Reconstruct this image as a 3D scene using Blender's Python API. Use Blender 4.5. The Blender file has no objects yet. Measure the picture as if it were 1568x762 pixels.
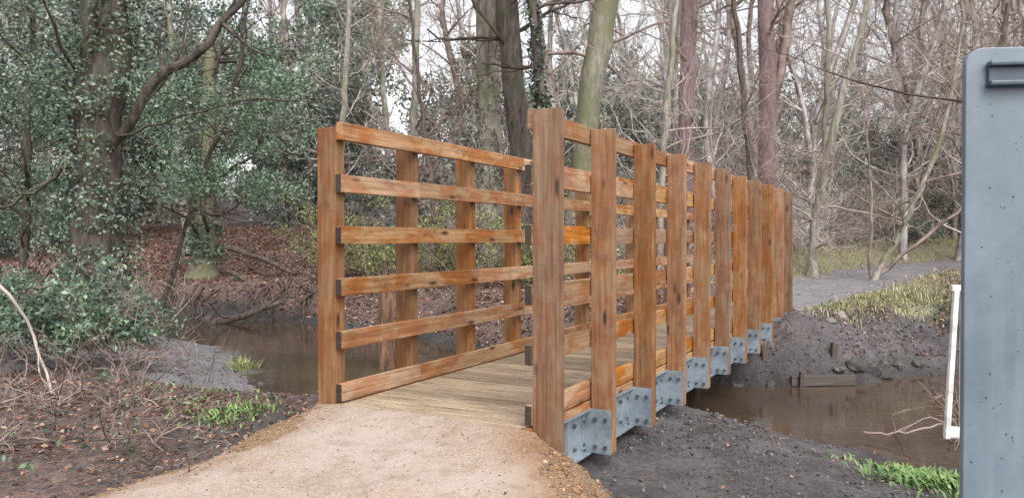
import bpy, bmesh, math, random
import numpy as np
from mathutils import Vector, Matrix
R = np.random.default_rng(7)
random.seed(7)
sc = bpy.context.scene

# ------------------------------------------------------------------ helpers
def link(o, parent=None):
    sc.collection.objects.link(o)
    if parent is not None:
        o.parent = parent
    return o

def empty(name, loc=(0,0,0), rotz=0.0):
    e = bpy.data.objects.new(name, None)
    e.location = loc
    e.rotation_euler = (0,0,rotz)
    e.empty_display_size = 0.2
    return link(e)

def mesh_np(name, V, F, mat=None, col=None, smooth=False, attrs=None):
    V = np.asarray(V, dtype=np.float32); F = np.asarray(F, dtype=np.int32)
    me = bpy.data.meshes.new(name)
    k = F.shape[1]
    me.vertices.add(len(V)); me.vertices.foreach_set('co', V.ravel())
    me.loops.add(F.size); me.loops.foreach_set('vertex_index', F.ravel())
    me.polygons.add(len(F)); me.polygons.foreach_set('loop_start', np.arange(len(F), dtype=np.int32)*k)
    me.update(calc_edges=True)
    me.polygons.foreach_set('use_smooth', np.full(len(F), bool(smooth)))
    def addattr(n, c):
        c = np.asarray(c, dtype=np.float32)
        if c.shape[1] == 3:
            c = np.concatenate([c, np.ones((len(c),1), np.float32)], 1)
        a = me.attributes.new(n, 'FLOAT_COLOR', 'POINT')
        a.data.foreach_set('color', c.ravel())
    if col is not None: addattr('tint', col)
    if attrs:
        for n,c in attrs.items(): addattr(n,c)
    if mat: me.materials.append(mat)
    return me

def obj(name, me, parent=None, loc=(0,0,0), rot=(0,0,0), scale=(1,1,1)):
    o = bpy.data.objects.new(name, me)
    o.location = loc; o.rotation_euler = rot; o.scale = scale
    return link(o, parent)

_T = np.random.default_rng(3).random((256,256))
def vnoise(x, y):
    x = np.asarray(x, float); y = np.asarray(y, float)
    ix = np.floor(x).astype(int); iy = np.floor(y).astype(int)
    fx = x-ix; fy = y-iy
    fx = fx*fx*(3-2*fx); fy = fy*fy*(3-2*fy)
    a = _T[ix&255, iy&255]; b = _T[(ix+1)&255, iy&255]
    c = _T[ix&255, (iy+1)&255]; d = _T[(ix+1)&255, (iy+1)&255]
    return (a*(1-fx)+b*fx)*(1-fy)+(c*(1-fx)+d*fx)*fy
def fbm(x, y, o=4):
    s = 0; a = .5
    for i in range(o):
        s = s + a*(vnoise(x*2**i+17.3*i, y*2**i+5.1*i)-.5); a *= .5
    return s*2
def sstep(a, b, x):
    t = np.clip((x-a)/(b-a), 0, 1); return t*t*(3-2*t)

# ------------------------------------------------------------------ material helpers
def newmat(name):
    m = bpy.data.materials.new(name); m.use_nodes = True
    nt = m.node_tree
    p = nt.nodes['Principled BSDF']
    return m, nt, p
def nd(nt, t, **kw):
    n = nt.nodes.new(t)
    for k,v in kw.items(): setattr(n, k, v)
    return n
def noise(nt, vec, scale, detail=4, rough=.6, dist=0):
    n = nd(nt,'ShaderNodeTexNoise'); n.inputs['Scale'].default_value=scale
    n.inputs['Detail'].default_value=detail; n.inputs['Roughness'].default_value=rough
    n.inputs['Distortion'].default_value=dist
    if vec is not None: nt.links.new(vec, n.inputs['Vector'])
    return n.outputs['Fac']
def ramp(nt, fac, stops):
    r = nd(nt,'ShaderNodeValToRGB')
    e = r.color_ramp.elements
    while len(e) < len(stops): e.new(.5)
    for i,(p,c) in enumerate(stops):
        e[i].position = p
        if isinstance(c,(int,float)): c=(c,c,c)
        e[i].color = (*c[:3],1)
    nt.links.new(fac, r.inputs['Fac'])
    return r.outputs['Color']
def mix(nt, fac, a, b, mode='MIX'):
    m = nd(nt,'ShaderNodeMix', data_type='RGBA', blend_type=mode)
    for s,v in ((m.inputs[0],fac),(m.inputs[6],a),(m.inputs[7],b)):
        if isinstance(v,(int,float)): s.default_value = v if s.type=='VALUE' else (v,v,v,1)
        elif isinstance(v,tuple): s.default_value = (*v[:3],1)
        else: nt.links.new(v, s)
    return m.outputs[2]
def mapping(nt, vec, scale=(1,1,1)):
    m = nd(nt,'ShaderNodeMapping'); m.inputs['Scale'].default_value = scale
    nt.links.new(vec, m.inputs['Vector']); return m.outputs['Vector']
def bump(nt, p, h, strength, dist=.01):
    b = nd(nt,'ShaderNodeBump'); b.inputs['Strength'].default_value=strength
    b.inputs['Distance'].default_value=dist
    nt.links.new(h, b.inputs['Height']); nt.links.new(b.outputs['Normal'], p.inputs['Normal'])

def wood_mat(name, dark, mid, light, rough=.62, stain=.5):
    m, nt, p = newmat(name)
    tc = nd(nt,'ShaderNodeTexCoord'); oi = nd(nt,'ShaderNodeObjectInfo')
    mu = nd(nt,'ShaderNodeVectorMath', operation='SCALE'); mu.inputs[0].default_value=(37,19,53)
    nt.links.new(oi.outputs['Random'], mu.inputs['Scale'])
    ad = nd(nt,'ShaderNodeVectorMath', operation='ADD')
    nt.links.new(tc.outputs['Object'], ad.inputs[0]); nt.links.new(mu.outputs[0], ad.inputs[1])
    v = ad.outputs[0]
    g = noise(nt, mapping(nt, v, (70,70,2.0)), 1, 6, .7, .6)
    g2 = noise(nt, mapping(nt, v, (20,20,1.1)), 1, 4, .6, 1.6)
    bl = noise(nt, mapping(nt, v, (6,6,2.9)), 1, 5, .65)
    c = ramp(nt, g, [(.37,dark),(.5,mid),(.64,light)])
    c2 = ramp(nt, g2, [(.35,tuple(x*.6 for x in mid)),(.5,mid),(.67,light)])
    c = mix(nt, .5, c, c2)
    st = ramp(nt, bl, [(.45,0.0),(.56,1.0)])
    sc_ = nd(nt,'ShaderNodeMath', operation='MULTIPLY'); sc_.inputs[1].default_value=stain
    nt.links.new(st, sc_.inputs[0])
    c = mix(nt, sc_.outputs[0], c, mix(nt, 1.0, c, (.82,.50,.27), 'MULTIPLY'))
    bw = noise(nt, mapping(nt, v, (2.3,2.3,2.9)), 1.7, 5, .7)
    c = mix(nt, ramp(nt, bw, [(.53,0.0),(.66,.5)]), c, mix(nt, 1.0, c, (.56,.53,.52), 'MULTIPLY'))
    vo = nd(nt,'ShaderNodeTexVoronoi'); vo.inputs['Scale'].default_value=1
    nt.links.new(mapping(nt, v, (8,8,2.4)), vo.inputs['Vector'])
    k = ramp(nt, vo.outputs['Distance'], [(.07,1.0),(.17,0.0)])
    c = mix(nt, k, c, tuple(x*.32 for x in dark))
    hs = nd(nt,'ShaderNodeHueSaturation')
    mr = nd(nt,'ShaderNodeMapRange'); mr.inputs['To Min'].default_value=.76; mr.inputs['To Max'].default_value=1.24
    nt.links.new(oi.outputs['Random'], mr.inputs['Value']); nt.links.new(mr.outputs[0], hs.inputs['Value'])
    ms = nd(nt,'ShaderNodeMath', operation='MULTIPLY'); ms.inputs[1].default_value=7.31
    fr = nd(nt,'ShaderNodeMath', operation='FRACT')
    nt.links.new(oi.outputs['Random'], ms.inputs[0]); nt.links.new(ms.outputs[0], fr.inputs[0])
    mr2 = nd(nt,'ShaderNodeMapRange'); mr2.inputs['To Min'].default_value=.85; mr2.inputs['To Max'].default_value=1.18
    nt.links.new(fr.outputs[0], mr2.inputs['Value']); nt.links.new(mr2.outputs[0], hs.inputs['Saturation'])
    nt.links.new(c, hs.inputs['Color'])
    nt.links.new(hs.outputs[0], p.inputs['Base Color'])
    p.inputs['Roughness'].default_value = rough
    bump(nt, p, g, .4, .004)
    return m

def bark_mat(name, dark, light, moss=None, mossamt=.5, sc_=1.0):
    m, nt, p = newmat(name)
    tc = nd(nt,'ShaderNodeTexCoord'); v = tc.outputs['Object']
    a = noise(nt, mapping(nt, v, (11*sc_,11*sc_,2.4*sc_)), 1, 5, .7, .8)
    b = noise(nt, v, .8, 3, .6)
    c = ramp(nt, a, [(.38,dark),(.62,light)])
    if moss:
        f = ramp(nt, b, [(.62-mossamt*.3,0.0),(.72-mossamt*.2,1.0)])
        c = mix(nt, f, c, mix(nt, a, tuple(x*.5 for x in moss), moss))
    nt.links.new(c, p.inputs['Base Color']); p.inputs['Roughness'].default_value=.85
    bump(nt, p, a, .9, .03)
    return m
def twig_mat(name, col):
    m, nt, p = newmat(name)
    nt.nodes.remove(p); d=nd(nt,'ShaderNodeBsdfDiffuse')
    tc = nd(nt,'ShaderNodeTexCoord')
    a = noise(nt, tc.outputs['Object'], 3, 1, .6)
    nt.links.new(ramp(nt,a,[(.35,tuple(x*.6 for x in col)),(.65,tuple(x*1.25 for x in col))]), d.inputs['Color'])
    nt.links.new(d.outputs[0], nt.nodes['Material Output'].inputs['Surface'])
    return m

def leaf_mat(name, rough=.42, trans=.2, spec=.5, plain=False):
    m, nt, p = newmat(name)
    at = nd(nt,'ShaderNodeAttribute', attribute_name='tint')
    if plain:
        nt.nodes.remove(p); d=nd(nt,'ShaderNodeBsdfDiffuse'); nt.links.new(at.outputs['Color'], d.inputs['Color'])
        nt.links.new(d.outputs[0], nt.nodes['Material Output'].inputs['Surface']); return m
    nt.links.new(at.outputs['Color'], p.inputs['Base Color'])
    p.inputs['Roughness'].default_value=rough
    p.inputs['Specular IOR Level'].default_value=spec
    if trans>0:
        t = nd(nt,'ShaderNodeBsdfTranslucent'); nt.links.new(at.outputs['Color'], t.inputs['Color'])
        mx = nd(nt,'ShaderNodeMixShader'); mx.inputs[0].default_value=trans
        nt.links.new(p.outputs[0], mx.inputs[1]); nt.links.new(t.outputs[0], mx.inputs[2])
        nt.links.new(mx.outputs[0], nt.nodes['Material Output'].inputs['Surface'])
    return m

# ------------------------------------------------------------------ terrain
D2 = math.radians(61.7)
BD = (math.cos(D2), math.sin(D2)); BN = (-math.sin(D2), math.cos(D2))
BO = (0.206, 4.34)
def to_uv(x,y):
    dx=x-BO[0]; dy=y-BO[1]
    return dx*BD[0]+dy*BD[1], dx*BN[0]+dy*BN[1]
NEAR = np.array([(-60,20),(-30,18),(-9,15.8),(-6.7,15.2),(-4.9,13.4),(-3.7,11.4),(-2.85,9.5),(-1.5,8.9),(0,8.8),(1.8,8.5),(2.7,7.9),(3.1,7.2),(3.3,6.55),(3.6,6.5),(4.2,7.0),(5,7.9),(12,8.3),(30,9),(90,12)])
FAR = np.array([(-60,26),(-30,22),(-9,18.5),(-7,18.0),(-5.2,17.7),(-2.9,15.6),(-1.2,13.9),(0.3,11.6),(2.2,10.0),(3.5,9.7),(4.5,10.0),(6,10.7),(12,11.5),(30,14),(90,18)])
def pdist(x,y,P):
    d = np.full(np.shape(x), 1e9)
    for (ax,ay),(bx,by) in zip(P[:-1],P[1:]):
        vx,vy=bx-ax,by-ay
        t=np.clip(((x-ax)*vx+(y-ay)*vy)/(vx*vx+vy*vy),0,1)
        d=np.minimum(d, np.hypot(x-ax-t*vx, y-ay-t*vy))
    return d
PATHN = np.array([(-.50,4.85),(-.76,4.1),(-.98,3.4),(-1.18,2.2),(-1.3,0),(-1.4,-14)])
PATHF = np.array([(3.3,11.6),(4.3,13.0),(5.9,15.2),(9.9,20.4),(17.5,27),(40,40)])
def path_near(x,y):
    hw = .80+ .42*sstep(4.5,3.2,y)+.1*sstep(3,0,y)
    d = pdist(x,y,PATHN)
    return hw-d
def path_far(x,y):
    hw = .85+.2*sstep(12,16,y)
    return hw-pdist(x,y,PATHF)
WZ = -.80
def field(x,y):
    x=np.asarray(x,float); y=np.asarray(y,float)
    wx = x+.18*fbm(x*1.3,y*1.3,3); wy=y+.25*fbm(x*1.3+50,y*1.3,3)
    yn=np.interp(wx,NEAR[:,0],NEAR[:,1]); yf=np.interp(wx,FAR[:,0],FAR[:,1])
    dn=pdist(wx,wy,NEAR); df=pdist(wx,wy,FAR)
    inside=(wy>yn)&(wy<yf); far=wy>=yf
    s=np.where(inside,-np.minimum(dn,df),np.where(far,df,dn))
    return s,inside,far
def H(x,y,full=False):
    x=np.asarray(x,float); y=np.asarray(y,float)
    s,inside,far=field(x,y)
    u,v=to_uv(x,y)
    left=sstep(3,-5,x)
    base_n=-.42-.05*sstep(.5,2.5,x)+.05*fbm(x*.5,y*.5,3)+ .10*sstep(-2,-7,x)*sstep(9,5,y)
    wn=1.3+.9*sstep(-1,-3,x)+.9*sstep(1,2.4,x)
    hn=WZ-.03+(base_n-WZ+.03)*sstep(0,1,np.clip(s,0,None)/wn)**.8
    sc_=np.clip(s,0,60)
    base_f=.0+.05*left+ (.045+.07*left)*np.maximum(sc_-1,0)+.25*fbm(x*.15,y*.15,3)*sstep(3,10,sc_)
    base_f=base_f+.03*(1-left)*np.clip(sc_-9,0,20)
    wf=.7+.8*sstep(1,4,x)+.9*sstep(2.5,-1,x)*sstep(-6.5,-4,x)
    hf=WZ-.05+(base_f-WZ+.05)*sstep(-.1,1,sc_/wf)**.8
    hf=hf+.09*fbm(x*3.1,y*3.1,4)*sstep(2.5,.3,sc_)*sstep(2,4,x)
    h=np.where(far,hf,hn)
    h=np.where(inside,WZ-.03-np.minimum(-s,.6)*.7,h)
    pn=path_near(x,y)
    zp=-.012-.095*np.clip(-u,0,6)
    w=sstep(-.50,.0,pn+.08*fbm(x*3,y*3,2))
    zend=zp-.07*sstep(-.03,.02,u)-.45*sstep(.02,.7,u)
    zend=zend-(.08+.16*sstep(0,.5,u))*sstep(.12,-.12,v)*sstep(-.35,.0,u)
    h=np.where((u<2)&(~inside),np.maximum(h,h+(zend-h)*w),h)
    pf=path_far(x,y)
    wfp=sstep(-1.2,.1,pf)*(far)
    h=h+(-.02+.028*np.clip(y-13,0,60)-h)*wfp
    under=(u>0.02)&(u<8.55)&(v>-.1)&(v<1.7)
    h=np.where(under,np.minimum(h,-.12),h)
    det=.05*fbm(x*2.2,y*2.2,4)+.035*fbm(x*8,y*8,4)
    det=det*(1-sstep(-.1,.25,pn)*(u<0))*(1-.6*sstep(-.2,.4,pf))
    h=h+det*np.where(far,1.2,1.0)
    if full: return h,s,inside,far,pn,pf,u,v
    return h
def Hs(x,y): return float(H(np.array([x]),np.array([y]))[0])

nx,ny=560,640
tx=np.linspace(-1,1,nx); gx=1+75*np.sinh(3.4*tx)/math.sinh(3.4)
ty=np.linspace(-.55,1,ny); gy=6+115*np.sinh(4*ty)/math.sinh(4)
GX,GY=np.meshgrid(gx,gy,indexing='ij')
h,s,ins,far,pn,pf,u,v=H(GX,GY,True)
n1=fbm(GX*.8,GY*.8,4); n2=fbm(GX*3+9,GY*3,3)
leaf=np.where(far,sstep(4.5,1.5,GX+n1*2)*sstep(.05,.5,s), sstep(-1.2,-2.6,GX+n1)*.7*sstep(.6,2,s))
leaf=np.maximum(leaf, far*sstep(16,24,GY)*.5)
grass=far*sstep(3.5,5.5,GX)*sstep(.9,1.5,s+n1*.7)*sstep(.15,-.3,pf+n2*.5)*(.95+.5*n1)
grass=np.maximum(grass, (~far)*sstep(2.2,2.8,GX)*sstep(6.0,5.2,GY)*.5*(.5+n2))
grav=np.maximum(sstep(-.35,.1,pf+n2*.5)*.85*far, (~far)*sstep(-2.0,-3.0,GX)*sstep(8.0,9.2,GY+n1)*sstep(4.5,2.8,s)*.95)
grav=np.maximum(grav, (~far)*sstep(-.30,-.02,pn+n2*.15)*(u<.5))
wet=sstep(.45,.0,s)
mask=np.stack([np.clip(leaf,0,1),np.clip(grass,0,1),np.clip(grav,0,1),np.ones_like(leaf)],-1).reshape(-1,4)
nearg=((~far)*sstep(-.45,-.05,pn+n2*.2)*(u<.5)).reshape(-1)
orange=np.stack([nearg,np.clip(wet,0,1).reshape(-1),nearg,nearg],-1)
V=np.stack([GX,GY,h],-1).reshape(-1,3)
I=np.arange(nx*ny).reshape(nx,ny)
F=np.stack([I[:-1,:-1],I[1:,:-1],I[1:,1:],I[:-1,1:]],-1).reshape(-1,4)

m,nt,p=newmat('ground_soil')
geo=nd(nt,'ShaderNodeNewGeometry'); P=geo.outputs['Position']
at=nd(nt,'ShaderNodeAttribute',attribute_name='mask'); sp=nd(nt,'ShaderNodeSeparateColor'); nt.links.new(at.outputs['Color'],sp.inputs[0])
at2=nd(nt,'ShaderNodeAttribute',attribute_name='nearg')
a=noise(nt,P,2.2,7,.7); b=noise(nt,P,24,6,.75); c3=noise(nt,P,90,3,.6)
mud=mix(nt,.5,ramp(nt,a,[(.38,(.038,.031,.031)),(.62,(.145,.130,.135))]),ramp(nt,b,[(.38,(.028,.023,.022)),(.62,(.15,.133,.135))]))
vo=nd(nt,'ShaderNodeTexVoronoi'); vo.inputs['Scale'].default_value=17; nt.links.new(P,vo.inputs['Vector'])
vs=nd(nt,'ShaderNodeSeparateColor'); nt.links.new(vo.outputs['Color'],vs.inputs[0])
lf=ramp(nt,vs.outputs[0],[(0,(.06,.035,.028)),(.35,(.17,.095,.07)),(.7,(.25,.155,.12)),(1,(.12,.075,.055))])
lf=mix(nt,ramp(nt,b,[(.38,.0),(.56,1.0)]),mud,lf)
gr=ramp(nt,b,[(.38,(.09,.085,.045)),(.5,(.20,.19,.10)),(.62,(.34,.30,.19))])
gv=ramp(nt,c3,[(.38,(.14,.13,.137)),(.62,(.33,.315,.32))])
gv=mix(nt,ramp(nt,a,[(.45,0.0),(.6,.6)]),gv,(.13,.12,.13))
og=ramp(nt,c3,[(.38,(.14,.08,.042)),(.5,(.29,.17,.09)),(.62,(.40,.29,.19))])
def thr(maskout,n,w=.25):
    ad=nd(nt,'ShaderNodeMath',operation='ADD'); nt.links.new(maskout,ad.inputs[0]); nt.links.new(n,ad.inputs[1])
    mr=nd(nt,'ShaderNodeMapRange'); mr.inputs['From Min'].default_value=1-w; mr.inputs['From Max'].default_value=1+w
    nt.links.new(ad.outputs[0],mr.inputs['Value']); return mr.outputs[0]
c=mix(nt,thr(sp.outputs[0],b),mud,lf)
c=mix(nt,thr(sp.outputs[1],b),c,gr)
c=mix(nt,thr(sp.outputs[2],b),c,gv)
s2=nd(nt,'ShaderNodeSeparateColor'); nt.links.new(at2.outputs['Color'],s2.inputs[0])
c=mix(nt,thr(s2.outputs[0],b,.12),c,og)
c=mix(nt,s2.outputs[1],c,mix(nt,1.0,c,(.45,.43,.42),'MULTIPLY'))   # saturated soil at the waterline
nt.links.new(c,p.inputs['Base Color'])
rr=ramp(nt,a,[(.42,.38),(.6,.8)]); nt.links.new(rr,p.inputs['Roughness'])
hh=mix(nt,.4,b,c3); bump(nt,p,hh,1.0,.05)
obj('ground',mesh_np('ground',V,F,m,smooth=True,attrs={'mask':mask,'nearg':orange}))

# near gravel path (fine sheet)
gx2=np.arange(-3.6,1.1,.022); gy2=np.arange(-3.0,5.6,.025)
X2,Y2=np.meshgrid(gx2,gy2,indexing='ij')
u2,v2=to_uv(X2,Y2); pn2=path_near(X2,Y2)+.07*fbm(X2*4,Y2*4,4)
h2=H(X2,Y2)
z2=-.012-.095*np.clip(-u2,0,6)
z2=z2+.028*sstep(-.05,.35,pn2)+.02*fbm(X2*1.5,Y2*1.5,3)*sstep(.0,-.6,u2)+.004*fbm(X2*18,Y2*18,2)
z2=np.where(pn2<.1, np.minimum(z2,h2+.02*sstep(-.02,.1,pn2)-.004), z2)
z2=np.where(u2>-.10, np.minimum(z2,.004+.006*fbm(X2*8,Y2*8,2)), z2)
keep=(pn2>-.04)&(u2<-.035)
I2=np.arange(X2.size).reshape(X2.shape)
F2=np.stack([I2[:-1,:-1],I2[1:,:-1],I2[1:,1:],I2[:-1,1:]],-1)
kf=keep[:-1,:-1]&keep[1:,:-1]&keep[1:,1:]&keep[:-1,1:]
m,nt,p=newmat('path_gravel')
geo=nd(nt,'ShaderNodeNewGeometry'); P=geo.outputs['Position']
a=noise(nt,P,1.3,6,.65); b=noise(nt,P,95,4,.7); b2=noise(nt,P,7,7,.75)
vo=nd(nt,'ShaderNodeTexVoronoi'); vo.inputs['Scale'].default_value=110; nt.links.new(P,vo.inputs['Vector'])
vs=nd(nt,'ShaderNodeSeparateColor'); nt.links.new(vo.outputs['Color'],vs.inputs[0])
c=ramp(nt,b,[(.36,(.15,.10,.07)),(.5,(.31,.232,.178)),(.64,(.46,.378,.315))])
c=mix(nt,.4,c,ramp(nt,vs.outputs[0],[(0,(.17,.11,.075)),(.5,(.32,.24,.185)),(1,(.46,.395,.34))]))
c=mix(nt,ramp(nt,a,[(.40,0.0),(.57,.7)]),c,(.375,.318,.28))
c=mix(nt,ramp(nt,b2,[(.50,0.0),(.66,.6)]),c,(.20,.135,.092))
at=nd(nt,'ShaderNodeAttribute',attribute_name='edge'); es=nd(nt,'ShaderNodeSeparateColor'); nt.links.new(at.outputs['Color'],es.inputs[0])
c=mix(nt,es.outputs[0],c,mix(nt,1.0,c,(.70,.50,.34),'MULTIPLY'))
nt.links.new(c,p.inputs['Base Color']); p.inputs['Roughness'].default_value=.72
bump(nt,p,mix(nt,.5,b,vo.outputs['Distance']),.6,.008)
ed=np.clip(sstep(.42,.02,pn2+.12*fbm(X2*3,Y2*3,3))*np.where(X2>-1.0,1,.5),0,1).reshape(-1)
me=mesh_np('gravel_path',np.stack([X2,Y2,z2],-1).reshape(-1,3),F2[kf],m,smooth=True,attrs={'edge':np.stack([ed]*4,-1)})
bm=bmesh.new(); bm.from_mesh(me); bmesh.ops.delete(bm,geom=[q for q in bm.verts if not q.link_faces],context='VERTS'); bm.to_mesh(me); bm.free()
obj('gravel_path',me)

# water
m,nt,p=newmat('stream_water')
geo=nd(nt,'ShaderNodeNewGeometry'); P=geo.outputs['Position']
a=noise(nt,P,.8,3,.5)
nt.links.new(ramp(nt,a,[(.3,(.045,.031,.021)),(.7,(.075,.053,.037))]),p.inputs['Base Color'])
p.inputs['Roughness'].default_value=.04; p.inputs['IOR'].default_value=1.36
bump(nt,p,noise(nt,mapping(nt,P,(1,1.6,1)),5,3,.5),.14,.02)
me=bpy.data.meshes.new('stream'); me.from_pydata([(-60,5.2,WZ),(90,5.2,WZ),(90,40,WZ),(-60,40,WZ)],[],[(0,1,2,3)]); me.materials.append(m)
obj('stream_water',me)

# ------------------------------------------------------------------ stones / clods
def icos(sub):
    bm=bmesh.new(); bmesh.ops.create_icosphere(bm,subdivisions=sub,radius=1)
    V=np.array([q.co[:] for q in bm.verts]); F=np.array([[q.index for q in f.verts] for f in bm.faces]); bm.free(); return V,F
IV,IF=icos(2); JV,JF=icos(1)
def stones(name,xs,ys,sizes,pal,mat,rng,fine=False,sink=.3,zoff=None,parent=None):
    BV,BF=(IV,IF) if fine else (JV,JF)
    n=len(xs); zs=H(xs,ys) if zoff is None else zoff
    scl=sizes[:,None]*(.6+.6*rng.random((n,3)))*np.array([1,1,.7])
    jit=1+.28*(rng.random((n,len(BV)))-.5)*2
    ang=rng.random(n)*6.28
    L=BV[None]*jit[:,:,None]*scl[:,None,:]
    ca,sa=np.cos(ang)[:,None],np.sin(ang)[:,None]
    W=np.stack([L[...,0]*ca-L[...,1]*sa,L[...,0]*sa+L[...,1]*ca,L[...,2]],-1)
    W+=np.stack([xs,ys,zs+scl[:,2]*(1-sink*2)*.6],-1)[:,None,:]
    FF=BF[None]+(np.arange(n)*len(BV))[:,None,None]
    col=pal[rng.integers(0,len(pal),n)]*(.7+.6*rng.random((n,1)))
    col=np.repeat(col,len(BV),0)
    me=mesh_np(name,W.reshape(-1,3),FF.reshape(-1,3),mat,col=col,smooth=False)
    return obj(name,me,parent)
m,nt,p=newmat('stone')
at=nd(nt,'ShaderNodeAttribute',attribute_name='tint'); tc=nd(nt,'ShaderNodeTexCoord')
q=noise(nt,tc.outputs['Object'],25,6,.7)
nt.links.new(mix(nt,1.0,at.outputs['Color'],ramp(nt,q,[(.3,.5),(.7,1.25)]),'MULTIPLY'),p.inputs['Base Color'])
p.inputs['Roughness'].default_value=.75; bump(nt,p,q,.6,.02); STONE=m
n=7000; xs=R.uniform(-3.0,.7,n); ys=R.uniform(2.2,5.1,n); uu_,vv_=to_uv(xs,ys); pp=path_near(xs,ys)
k=(uu_<-.08)&(pp>.02)&(R.random(n)<.28+.72*(pp<.25)); xs,ys,pp,uu_=xs[k],ys[k],pp[k],uu_[k]
zz=-.012-.095*np.clip(-uu_,0,6)+.028*sstep(-.05,.35,pp)+.02*fbm(xs*1.5,ys*1.5,3)*sstep(.0,-.6,uu_)
GPAL=np.array([(.27,.19,.13),(.22,.135,.08),(.36,.30,.25),(.17,.13,.10),(.28,.18,.10)])
stones('loose_gravel',xs,ys,R.uniform(.002,.0075,len(xs)),GPAL,STONE,R,zoff=zz)
n=9000; xs=R.uniform(-2.8,1.1,n); ys=R.uniform(2.6,5.2,n); pp=path_near(xs,ys); uu_,vv_=to_uv(xs,ys)
k=(pp<.10)&(pp>-.42+.3*R.random(n))&(uu_<.15)&((xs>0)|(R.random(n)<.5)); xs,ys=xs[k],ys[k]
stones('gravel_spill',xs,ys,R.uniform(.004,.014,len(xs)),GPAL*np.array([1.1,.9,.7]),STONE,R)
n=9000; xs=R.uniform(.4,4.2,n); ys=R.uniform(3.4,8.8,n); s_,i_,f_=field(xs,ys); k=(~i_)&(~f_)&(vnoise(xs*2.5,ys*2.5)+.5*R.random(n)>.72); xs,ys=xs[k],ys[k]
MPAL=np.array([(.06,.05,.05),(.10,.09,.09),(.035,.03,.028),(.13,.12,.12)])
stones('mud_clods',xs,ys,R.uniform(.004,.016,len(xs))*(.5+R.random(len(xs))),MPAL,STONE,R,sink=.4)
n=5000; xs=R.uniform(-6.5,-1.6,n); ys=R.uniform(3.6,12,n); s_,i_,f_=field(xs,ys); k=(~i_)&(~f_)&(path_near(xs,ys)<-.15); xs,ys=xs[k],ys[k]
stones('soil_clods',xs,ys,R.uniform(.005,.02,len(xs)),MPAL,STONE,R,sink=.4)
n=5000; xs=R.uniform(3.0,9,n); ys=R.uniform(9.6,14,n); s_,i_,f_=field(xs,ys); k=f_&(s_<2.0)&(path_far(xs,ys)<.3); xs,ys=xs[k],ys[k]
stones('bank_clods',xs,ys,R.uniform(.006,.024,len(xs)),MPAL*.8,STONE,R,sink=.45)
rk=[(4.55,11.0,.13),(4.78,11.25,.09),(4.75,10.25,.14),(5.0,10.4,.21),(5.05,10.5,.16),(5.3,10.65,.13),(3.3,9.85,.10),(2.9,9.85,.12),(2.5,9.9,.12),(4.55,10.15,.13),(4.3,10.1,.10),(5.7,10.8,.10),(3.0,8.2,.05),(2.5,8.5,.05),(1.7,6.4,.04),(-3.2,9.8,.09),(-3.4,10.1,.07),(.62,4.25,.06)]
RP=np.array([(.065,.055,.05),(.09,.075,.065),(.05,.043,.04)])
for i,(x,y,r_) in enumerate(rk):
    stones('rock',np.array([x]),np.array([y]),np.array([r_]),RP*(3.0 if i<2 else 1),STONE,R,fine=True,sink=.35)

# ------------------------------------------------------------------ bridge
POSTW=wood_mat('post_timber',(.115,.059,.030),(.205,.112,.058),(.33,.20,.113),stain=.65)
RAILW=wood_mat('rail_timber',(.16,.085,.040),(.30,.175,.090),(.45,.30,.175),stain=.9)
DARKEND=wood_mat('end_grain',(.015,.011,.008),(.028,.02,.015),(.045,.033,.024),stain=0)
OLDW=wood_mat('old_timber',(.03,.022,.017),(.055,.042,.034),(.09,.07,.058),stain=0)
m,nt,p=newmat('deck_timber')
tc=nd(nt,'ShaderNodeTexCoord'); v=tc.outputs['Object']
g=noise(nt,mapping(nt,v,(40,2,1)),1,6,.65,.5); bl=noise(nt,v,2.4,5,.65); fine=noise(nt,v,70,3,.7)
at=nd(nt,'ShaderNodeAttribute',attribute_name='tint')
c=ramp(nt,g,[(.4,(.17,.115,.075)),(.6,(.37,.285,.20))])
c=mix(nt,ramp(nt,mix(nt,.5,bl,fine),[(.48,0.0),(.56,.5)]),c,(.40,.325,.24))
c=mix(nt,1.0,c,at.outputs['Color'],'MULTIPLY')
sx=nd(nt,'ShaderNodeSeparateXYZ'); nt.links.new(v,sx.inputs[0])
mr=nd(nt,'ShaderNodeMapRange'); mr.inputs['From Min'].default_value=-.0095; mr.inputs['From Max'].default_value=-.004; nt.links.new(sx.outputs['Z'],mr.inputs['Value'])
c=mix(nt,mr.outputs[0],mix(nt,1.0,c,(.13,.11,.09),'MULTIPLY'),c)
nt.links.new(c,p.inputs['Base Color']); p.inputs['Roughness'].default_value=.6; bump(nt,p,g,.3,.003); DECK=m
m,nt,p=newmat('galvanised_steel')
tc=nd(nt,'ShaderNodeTexCoord'); v=tc.outputs['Object']
vo=nd(nt,'ShaderNodeTexVoronoi'); vo.inputs['Scale'].default_value=40; nt.links.new(v,vo.inputs['Vector'])
vs=nd(nt,'ShaderNodeSeparateColor'); nt.links.new(vo.outputs['Color'],vs.inputs[0])
q=noise(nt,v,5,6,.7)
c=mix(nt,.6,ramp(nt,vs.outputs[0],[(0,(.20,.24,.275)),(1,(.30,.345,.39))]),ramp(nt,q,[(.4,(.15,.185,.215)),(.6,(.36,.405,.45))]))
nt.links.new(c,p.inputs['Base Color']); p.inputs['Metallic'].default_value=.4; p.inputs['Roughness'].default_value=.45; STEEL=m
m,nt,p=newmat('bolt_steel'); tc=nd(nt,'ShaderNodeTexCoord'); q=noise(nt,tc.outputs['Object'],60,3,.6)
nt.links.new(ramp(nt,q,[(.3,(.06,.065,.07)),(.7,(.14,.15,.16))]),p.inputs['Base Color']); p.inputs['Metallic'].default_value=.5; p.inputs['Roughness'].default_value=.5; BOLT=m

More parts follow.
